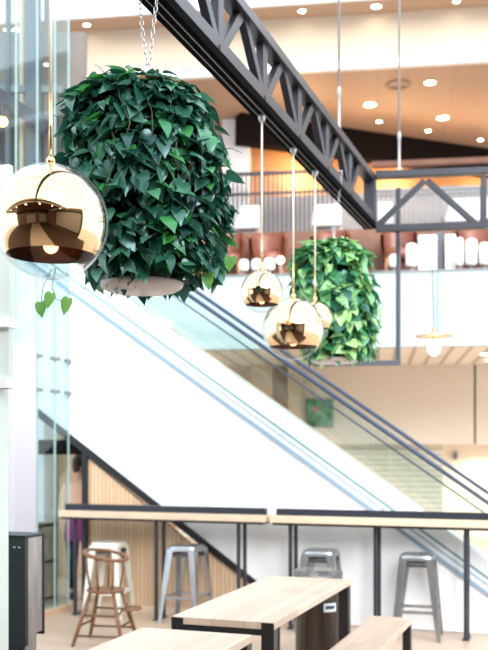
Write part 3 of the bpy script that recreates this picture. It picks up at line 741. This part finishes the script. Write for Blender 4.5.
# ------------------------------------------------------------------ tables and bench
def table(x0, x1, y0, y1, zt, name, label, cat, lw=.075, inset=0.0, group=None):
    t = thing(name, ((x0 + x1) / 2, (y0 + y1) / 2, 0), label, cat, group)
    th = .042
    MB().box((x0, y0 + .003, zt - th), (x1, y1 - .003, zt)).build('tabletop' if cat == 'table' else 'seat', [M['table_wood']], t, bevel=.003)
    for (ya, yb, sg) in ((y0, y0 + lw, 1), (y1 - lw, y1, -1)):
        for (xa_, xb_) in ((x0 + .001 + inset, x0 + lw + inset), (x1 - lw - inset, x1 - .001 - inset)):
            MB().box((xa_, ya, 0), (xb_, yb, zt - .004)).build('leg', M['black_steel'], t, bevel=.002)
        MB().box((x0 + lw, ya + .004, zt - th - .035), (x1 - lw, yb, zt - th)).build('crossbar', M['black_steel'], t)
    for xm in (x0 + .06, x1 - .10): MB().box((xm, y0 + lw, zt - th - .03), (xm + .04, y1 - lw, zt - th)).build('side_rail', M['black_steel'], t)
    return t
table(-2.215, -1.595, 5.0, 6.86, .74, 'dining_table', 'long pale wood table with black frame in the middle, beside the bin', 'table')
table(-2.225, -1.60, 2.75, 4.645, .74, 'dining_table', 'nearest pale wood table, only its far end in view at bottom left', 'table')
table(-1.475, -1.175, 5.0, 7.04, .45, 'bench', 'pale wood bench with black legs at the bottom right', 'bench', .06)

# ------------------------------------------------------------------ bin behind the table
bc = (-1.93, 7.19, 0)
t = thing('waste_bin', bc, 'round dark metal bin with plastic liner behind the table', 'bin')
MB().lathe([(.003, 0), (.175, 0), (.18, .01), (.18, .70), (.185, .705), (.185, .72), (.172, .725), (.17, .70)], bc, 40).build('body', M['bin'], t, smooth=True)
MB().lathe([(.178, .64), (.1825, .64), (.1825, .652), (.178, .652)], bc, 40).build('band', M['black_steel'], t, smooth=True)
random.seed(3)
lp = MB(); n = 40
for i, (r, z) in enumerate(((.187, .66), (.192, .70), (.189, .735), (.172, .755), (.150, .735), (.12, .69))):
    for j in range(n):
        a = 2 * PI * j / n; k = 1 + random.uniform(-.03, .03) * (1 if i else .3); lp.v.append((bc[0] + math.cos(a) * r * k, bc[1] + math.sin(a) * r * k, z + random.uniform(-.014, .018)))
for i in range(5):
    for j in range(n): lp.f.append((i * n + j, i * n + (j + 1) % n, (i + 1) * n + (j + 1) % n, (i + 1) * n + j)); lp.mi.append(0)
lp.build('liner', M['liner'], t, smooth=True)
def curved_plate(mb, a0, a1, r0, r1, z0, z1, k=6):
    P = []
    for i in range(k + 1):
        a = math.radians(a0 + (a1 - a0) * i / k)
        for r in (r0, r1):
            for z in (z0, z1): P.append((bc[0] + math.cos(a) * r, bc[1] + math.sin(a) * r, z))
    F = []
    for i in range(k):
        b = i * 4; c = b + 4; F += [(b + 2, c + 2, c + 3, b + 3), (b, b + 1, c + 1, c), (b + 1, b + 3, c + 3, c + 1), (b, c, c + 2, b + 2)]
    F += [(0, 2, 3, 1), (4 * k, 4 * k + 1, 4 * k + 3, 4 * k + 2)]
    return mb.add(P, F)
lo = curved_plate(MB(), -62, -28, .179, .1835, .455, .52).build('label_plate', M['plate'], t)
curved_plate(MB(), -57, -33, .183, .1845, .476, .502).build('label_print', M['ink'], lo)

# ------------------------------------------------------------------ cabinet at the left edge
cx1 = -3.015; cy0 = 4.74
t = thing('cabinet', (-3.2, 4.9, 0), 'tall black cabinet with brushed steel side on a plinth at the left edge', 'cabinet')
MB().box((cx1 - .40, cy0 - .006, .56), (cx1 + .002, cy0 + .03, 1.195)).build('front_panel', M['black_lam'], t, bevel=.003)
MB().box((cx1 - .40, cy0 + .03, .62), (cx1, cy0 + .185, 1.185)).build('body', M['steel_sheet'], t, bevel=.003)
MB().box((cx1 - .40, cy0 + .185, .60), (cx1 + .006, cy0 + .20, 1.195)).build('rear_edge', M['black_lam'], t)
MB().box((cx1 - .40, cy0 - .006, 1.185), (cx1 + .006, cy0 + .20, 1.202)).build('top', M['black_lam'], t, bevel=.003)
MB().box((cx1 - .36, cy0 + .02, 0), (cx1 - .008, cy0 + .13, .62)).build('plinth', M['steel_sheet'], t)
MB().box((cx1 - .38, cy0 + .0, 0), (cx1 - .03, cy0 + .03, .56)).build('plinth_front', M['black_lam'], t)
for k in range(2):
    MB().box((cx1 - .075 + .032 * k, cy0 - .010, 1.130), (cx1 - .062 + .032 * k, cy0 - .005, 1.135)).build('indicator', M['plate'], t)

# ------------------------------------------------------------------ trusses
TX = -1.742; ZB, ZT = 3.68, 4.105
def flat_member(a, b, m, t, w=.062, d=.045, up=(1, 0, 0)): MB().bar(a, b, w, d, up).build('brace', m, t, bevel=.004)
t = thing('steel_truss', (TX, 4.6, 3.58), 'long dark grey steel truss running from upper left to the corner', 'truss', 'hanging steel trusses')
y0, y1 = .35, 8.26
MB().box((TX - .05, y0, ZB), (TX + .05, y1, ZB + .075)).build('bottom_chord', M['truss'], t, bevel=.004)
MB().box((TX - .05, y0, ZT - .06), (TX + .05, y1, ZT)).build('top_chord', M['truss'], t, bevel=.004)
tk = MB().box((TX - .055, y0, ZB - .045), (TX + .055, y1, ZB)).build('light_track', M['track'], t)
sl = MB()
for xx in (-.022, .018): sl.box((TX + xx, y0, ZB - .049), (TX + xx + .006, y1, ZB - .045))
sl.build('track_slot', M['track_slot'], tk)
yb = [5.23 + .72 * k for k in range(-7, 5)]
for y in yb:
    if y > 8.1 or y < .8: continue
    flat_member((TX, y, ZB + .06), (TX, y, ZT - .05), M['truss'], t, .07, .05)
    for s in (-1, 1):
        if y + s * .36 > 8.2: continue
        flat_member((TX, y + s * .035, ZB + .07), (TX, y + s * .335, ZT - .05), M['truss'], t, .06, .045)
    MB().box((TX - .056, y - .10, ZB + .0), (TX + .056, y + .10, ZB + .03)).build('splice_plate', M['truss'], t)
MB().box((TX - .05, 8.20, ZB), (TX + .05, 8.28, ZT)).build('end_post', M['truss'], t, bevel=.004)
# cross truss, 11.5 degrees off
C0 = Vector((TX + .05, 8.24, 0))
def X(u, z, n=0.0): p = C0 + E1 * u + E2 * n; return (p.x, p.y, z)
t = thing('steel_truss', (TX + .05, 8.24, 3.58), 'short dark grey cross truss meeting the long one at right', 'truss', 'hanging steel trusses')
MB().bar(X(0, ZB - .05), X(5.2, ZB - .05), .08, .058).build('bottom_chord', M['truss_shaded'], t, bevel=.004)
MB().bar(X(0, ZT - .005), X(5.2, ZT - .005), .08, .058).build('top_chord', M['truss_shaded'], t, bevel=.004)
for k in range(5):
    u = -.05 + .94 * k
    flat_member(X(u + .03, ZB - .03), X(u + .03, ZT - .06), M['truss_shaded'], t, .05, .07, E2)
    flat_member(X(u + .06, ZB - .03), X(u + .47, ZT - .07), M['truss_shaded'], t, .05, .045, E2)
    flat_member(X(u + .90, ZB - .03), X(u + .49, ZT - .07), M['truss_shaded'], t, .05, .045, E2)
# suspension rods
for p, lb in (((TX, 7.10, ZT), 'thin vertical rod carrying the long truss'), ((-1.494, 8.285, ZT), 'thin vertical rod carrying the left end of the cross truss')):
    t = thing('suspension_rod', p, lb, 'rod', 'rods carrying the trusses')
    MB().tube([(p[0], p[1], p[2]), (p[0], p[1], 10.6)], .010, 8).build('rod', M['rod'], t, smooth=True)
    MB().lathe([(.004, 0), (.020, .0), (.020, .04), (.012, .06), (.012, .30), (.017, .31), (.017, .35), (.01, .37)], p, 12).build('turnbuckle', M['rod'], t, smooth=True)
# slim steel post with a low rail dropping from the cross truss
t = thing('hanging_post', (-1.60, 8.30, 2.46), 'slim dark post dropping from the cross truss to a low rail behind the plant', 'post')
pc = Vector((-1.545, 8.52, 0))
MB().box((pc.x - .02, pc.y - .02, 2.46), (pc.x + .02, pc.y + .02, 4.05)).build('post', M['steel_post'], t, bevel=.003)
MB().bar((pc.x + .02, pc.y, 2.475), (pc.x - .75, pc.y - .15, 2.475), .04, .045).build('low_rail', M['steel_post'], t, bevel=.003)
MB().bar((pc.x, pc.y, 3.66), (pc.x - .02, pc.y - .24, 3.66), .03, .03).build('bracket', M['steel_post'], t)

# ------------------------------------------------------------------ pendant lamps
def ball(y, zc_, r, label, stem_len):
    c = Vector((TX, y, zc_)); t = thing('pendant_lamp', c, label, 'pendant lamp', 'gold mirrored ball pendants')
    cut = math.asin(-.60); ri = r * .965
    MB().sphere(c, ri, 64, 40, cut, PI / 2).build('mirror_dome', M['gold'], t, smooth=True)
    MB().sphere(c, ri * .985, 48, 30, cut, PI / 2).build('shadowed_inner_shell', M['dome_shadow'], t, smooth=True)  # added inner shell, the dome's shaded inside painted as darker metal
    MB().sphere(c, r, 64, 40).build('glass_globe', M['globe'], t, smooth=True)
    MB().lathe([(.003, r * .99), (.017, r * .99), (.016, r + .018), (.008, r + .03), (.003, r + .03)], c, 20).build('cap', M['brass'], t, smooth=True)
    MB().tube([c + Vector((0, 0, r + .03)), c + Vector((0, 0, r + .03 + stem_len))], .0065, 10).build('stem', M['brass'], t, smooth=True)
    MB().tube([c + Vector((0, 0, r + .03 + stem_len)), Vector((TX, y, ZB - .045))], .0055, 10).build('cord', M['cord'], t, smooth=True)
    MB().lathe([(.003, 0), (.016, 0), (.022, .02), (.022, .035)], (TX, y, ZB - .08), 14).build('mount', M['chain'], t, smooth=True)
    MB().sphere(c + Vector((0, 0, -r * .42)), r * .13, 20, 12).build('bulb', M['bulb'], t, smooth=True)
ball(2.90, 2.492, .2, 'largest looking gold mirrored ball pendant, at the left edge', .22)
ball(5.23, 2.610, .125, 'small gold mirrored ball pendant, left of the three grouped lamps', .16)
ball(5.87, 2.473, .2, 'gold mirrored ball pendant in front of the far plant, lowest of the three', .2)
ball(6.40, 2.610, .125, 'small gold mirrored ball pendant half hidden behind the lowest ball', .16)
# disc pendant farther right
p = Vector((-1.23, 8.55, 2.70))
t = thing('pendant_lamp', p, 'flat bronze disc pendant with glowing bulb at the right', 'pendant lamp')
MB().lathe([(.02, .035), (.16, .012), (.165, .002), (.16, 0), (.02, .006)], p, 32).build('shade', M['shade'], t, smooth=True)
MB().lathe([(.003, .08), (.022, .075), (.026, .0), (.022, -.03)], p, 16).build('holder', M['brass'], t, smooth=True)
MB().sphere(p + Vector((0, 0, -.095)), .058, 18, 12, sc=(1, 1, 1.25)).build('bulb', M['lamp_white'], t, smooth=True)
MB().tube([p + Vector((0, 0, .075)), (p.x, p.y - .18, ZB - .085)], .004, 8).build('cord', M['steel_post'], t)

# ------------------------------------------------------------------ hanging planters
def heart_leaf(mb, pos, d, nrm, L, W, droop, fold):
    d = d.normalized(); r = d.cross(nrm).normalized(); n = r.cross(d).normalized()
    half = ((.15, .0), (.32, .02), (.45, .14), (.49, .32), (.43, .54), (.28, .77), (.11, .95))
    mid = (.10, .16, .33, .55, .77, .95, 1.10)
    def P(x, y):
        yy = y * L; z = fold * abs(x) * W - droop * (max(y, 0) ** 2) * L
        return pos + r * (x * W) + d * yy + n * z
    b = len(mb.v)
    for y in mid: mb.v.append(tuple(P(0, y)))
    for s in (1, -1):
        for (x, y) in half: mb.v.append(tuple(P(s * x, y)))
    for s, o_ in ((1, 7), (-1, 14)):
        q = [b + o_ + i for i in range(7)]; m_ = [b + i for i in range(7)]
        F = [(m_[0], q[0], q[1]), (m_[0], q[1], q[2], m_[1]), (m_[1], q[2], q[3], m_[2]), (m_[2], q[3], q[4], m_[3]), (m_[3], q[4], q[5], m_[4]), (m_[4], q[5], q[6], m_[5]), (m_[5], q[6], m_[6])]
        for f in F: mb.f.append(f if s == 1 else tuple(reversed(f))); mb.mi.append(mb.cur)

def chain(pts, parent, link=.030, r=.0019):
    P = [Vector(p) for p in pts]; mb = MB(); tot = (P[1] - P[0]).length; n = int(tot / (link * .78)); d = (P[1] - P[0]).normalized()
    s = d.cross(Vector((0, 1, 0))).normalized(); q = d.cross(s).normalized()
    for i in range(n):
        c = P[0] + d * (tot * (i + .5) / n); side = s if i % 2 else q
        ring = [c + d * (math.cos(a) * link / 2) + side * (math.sin(a) * link * .27) for a in [2 * PI * k / 12 for k in range(12)]]
        mb.tube(ring, r, 6, closed=True)
    return mb.build('chain', M['chain'], parent, smooth=True)

def planter(y, ztop, zbot, R, n, seed, lm, label, lean, Lr, tray_dx):
    rnd = random.Random(seed)
    c = Vector((TX, y, zbot)); H = ztop - zbot
    t = thing('hanging_planter', c, label, 'hanging plant', 'leafy hanging columns under the truss')
    def rad(h):                                              # outline of the leafy column by height 0..1
        return R * (.80 + .22 * math.sin(PI * min(1, (h + .06) * .9)) if h < .82 else .98 - .34 * ((h - .82) / .18) ** 1.6)
    def axis(h): return Vector((TX, y, 0)) + lean * (.5 - h)
    core = MB(); prof = [(.003, .10 * H), (R * .54, .10 * H), (R * .64, .35 * H), (R * .64, .78 * H), (R * .52, .90 * H), (.003, .92 * H)]
    core.lathe(prof, (TX, y, zbot), 24); core.build('shaded_moss_core', M['moss'], t, smooth=True)
    MB().lathe([(R * .30, .915 * H), (R * .58, .905 * H), (R * .60, .920 * H), (R * .45, .935 * H), (.003, .94 * H)], (TX, y, zbot), 24).build('moss_top', M['moss_top'], t, smooth=True)
    mb = MB()
    for i in range(n):
        h = rnd.random() ** .92; a = rnd.uniform(0, 2 * PI)
        o_ = Vector((math.cos(a), math.sin(a), 0)); tn = Vector((-o_.y, o_.x, 0)); depth = rnd.choice((0, 0, .02, .04, .07, .11))
        rr = rad(h) * rnd.uniform(.88, 1.04) - depth - .045
        top = max(0, (h - .80) / .20)
        L = rnd.uniform(*Lr); W = L * rnd.uniform(.72, .90)
        if rnd.random() < .18: L *= .62; W *= .62
        pos = axis(h) + o_ * (rr * (1 - .5 * top * rnd.random())) + Vector((0, 0, zbot + .070 * H + h * H * .915))
        d = Vector((0, 0, -1)) * rnd.uniform(.0, 1.0) * (1 - .75 * top) + o_ * rnd.uniform(.1, .95) + tn * rnd.uniform(-1.0, 1.0) + Vector((0, 0, .2 * top * rnd.uniform(-1, 1.6)))
        nm = o_ * rnd.uniform(.35, 1.0) * (1 - .6 * top) + Vector((0, 0, 1)) * rnd.uniform(.5, 1.8) + tn * rnd.uniform(-.75, .75)
        if d.cross(nm).length < .15: nm = nm + tn
        heart_leaf(mb, pos, d, nm, L, W, rnd.uniform(.08, .5), rnd.uniform(.05, .5))
    # leafy crown
    for i in range(int(n * .17)):
        a = rnd.uniform(0, 2 * PI); q = math.sqrt(rnd.random()); o_ = Vector((math.cos(a), math.sin(a), 0)); tn = Vector((-o_.y, o_.x, 0))
        pos = axis(1) + o_ * (R * .78 * q) + Vector((0, 0, ztop - .035 - .10 * q ** 2.5 + rnd.uniform(-.03, .025)))
        d = o_ * rnd.uniform(.5, 1) + tn * rnd.uniform(-.5, .5) + Vector((0, 0, rnd.uniform(-.5, .25))); nm = Vector((0, 0, 1)) + o_ * rnd.uniform(-.2, .5) + tn * rnd.uniform(-.3, .3)
        L = rnd.uniform(*Lr) * .95; heart_leaf(mb, pos, d, nm, L, L * .85, rnd.uniform(.1, .35), rnd.uniform(.05, .3))
    st = mb; mb.cur = 1                                                # a few stems and stray tendrils over the leaves
    for i in range(16):
        a = rnd.uniform(0, 2 * PI); h = rnd.uniform(.25, .98); o_ = Vector((math.cos(a), math.sin(a), 0)); tn = Vector((-o_.y, o_.x, 0))
        p0 = axis(h) + o_ * (rad(h) * .86) + Vector((0, 0, zbot + h * H)); pts = [p0]
        for k in range(4): pts.append(pts[-1] + o_ * rnd.uniform(-.004, .02) + tn * rnd.uniform(-.03, .03) + Vector((0, 0, rnd.uniform(-.07, -.02))))
        st.tube(pts, .0022, 5)
    for i in range(16):
        a = rnd.uniform(-PI, PI); h = rnd.uniform(.1, 1.0); o_ = Vector((math.cos(a), math.sin(a), 0))
        p0 = axis(h) + o_ * (rad(h) * .92) + Vector((0, 0, zbot + h * H)); up = rnd.uniform(-.05, .05)
        st.tube([p0, p0 + o_ * .05 + Vector((0, 0, .5 * up)), p0 + o_ * .095 + Vector((0, 0, up - .02))], [.002, .0016, .001], 5)
    mb.build('foliage', [lm, M['stem']], t, smooth=True)
    # tray, inner pot
    tc = (TX + tray_dx, y, zbot + .02)
    MB().lathe([(.003, -.012), (.15, -.012), (.172, .0), (.182, .018), (.176, .022), (.166, .006), (.003, .004)], tc, 40).build('tray', M['tray'], t, smooth=True)
    MB().lathe([(.003, .01), (.12, .01), (.13, .10), (.003, .10)], tc, 24).build('pot', M['pot'], t, smooth=True)
    # chains over the truss chord
    hk = Vector((TX, y, ztop + .0))
    for s in (-1, 1): chain([hk + Vector((0, 0, .01)), (TX + s * .062, y, ZB + .10)], t)
    MB().tube([(TX - .062, y, ZB + .10), (TX, y, ZB + .105), (TX + .062, y, ZB + .10)], .004, 6).build('chain_saddle', M['chain'], t, smooth=True)
    MB().tube([hk + Vector((0, 0, .02)), hk - Vector((0, 0, .16 * H))], .006, 8).build('hook', M['chain'], t, smooth=True)
    return t, c, rnd
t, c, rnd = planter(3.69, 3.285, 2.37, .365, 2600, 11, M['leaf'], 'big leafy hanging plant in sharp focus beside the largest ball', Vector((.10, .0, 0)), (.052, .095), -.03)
# loose tendrils hanging below the tray
YL = leaf_mat('young_leaf', (.05, .18, .03), (.10, .30, .05), (.22, .42, .08), .3)
for (dx, dy, pts, lvs) in ((-.30, -.25, ((0, 0, .08), (-.02, 0, -.0), (.0, 0, -.05), (.05, 0, -.07)), ((-.02, -.02), (.06, -.045))),
                          (-.34, -.22, ((0, 0, .08), (-.04, 0, .01), (-.05, 0, -.06)), ((-.05, -.05),)),
                          (.27, -.10, ((0, 0, .15), (.03, 0, .09), (.045, 0, .03)), ((.045, .05), (.0, .09))),
                          (.33, -.05, ((0, 0, .2), (.05, 0, .15), (.07, 0, .09)), ((.07, .12),))):
    vm = MB(); vm.cur = 1
    b_ = Vector((c.x + dx, c.y + dy, c.z)); vm.tube([b_ + Vector(q) for q in pts], .0018, 5); vm.cur = 0
    for (lx, lz) in lvs: heart_leaf(vm, b_ + Vector((lx, 0, lz)), Vector((rnd.uniform(-.3, .6), -.2, -1)), Vector((.1, -1, .25)), rnd.uniform(.05, .09), .055, .1, .2)
    vm.build('tendril', [YL, M['stem']], t, smooth=True)
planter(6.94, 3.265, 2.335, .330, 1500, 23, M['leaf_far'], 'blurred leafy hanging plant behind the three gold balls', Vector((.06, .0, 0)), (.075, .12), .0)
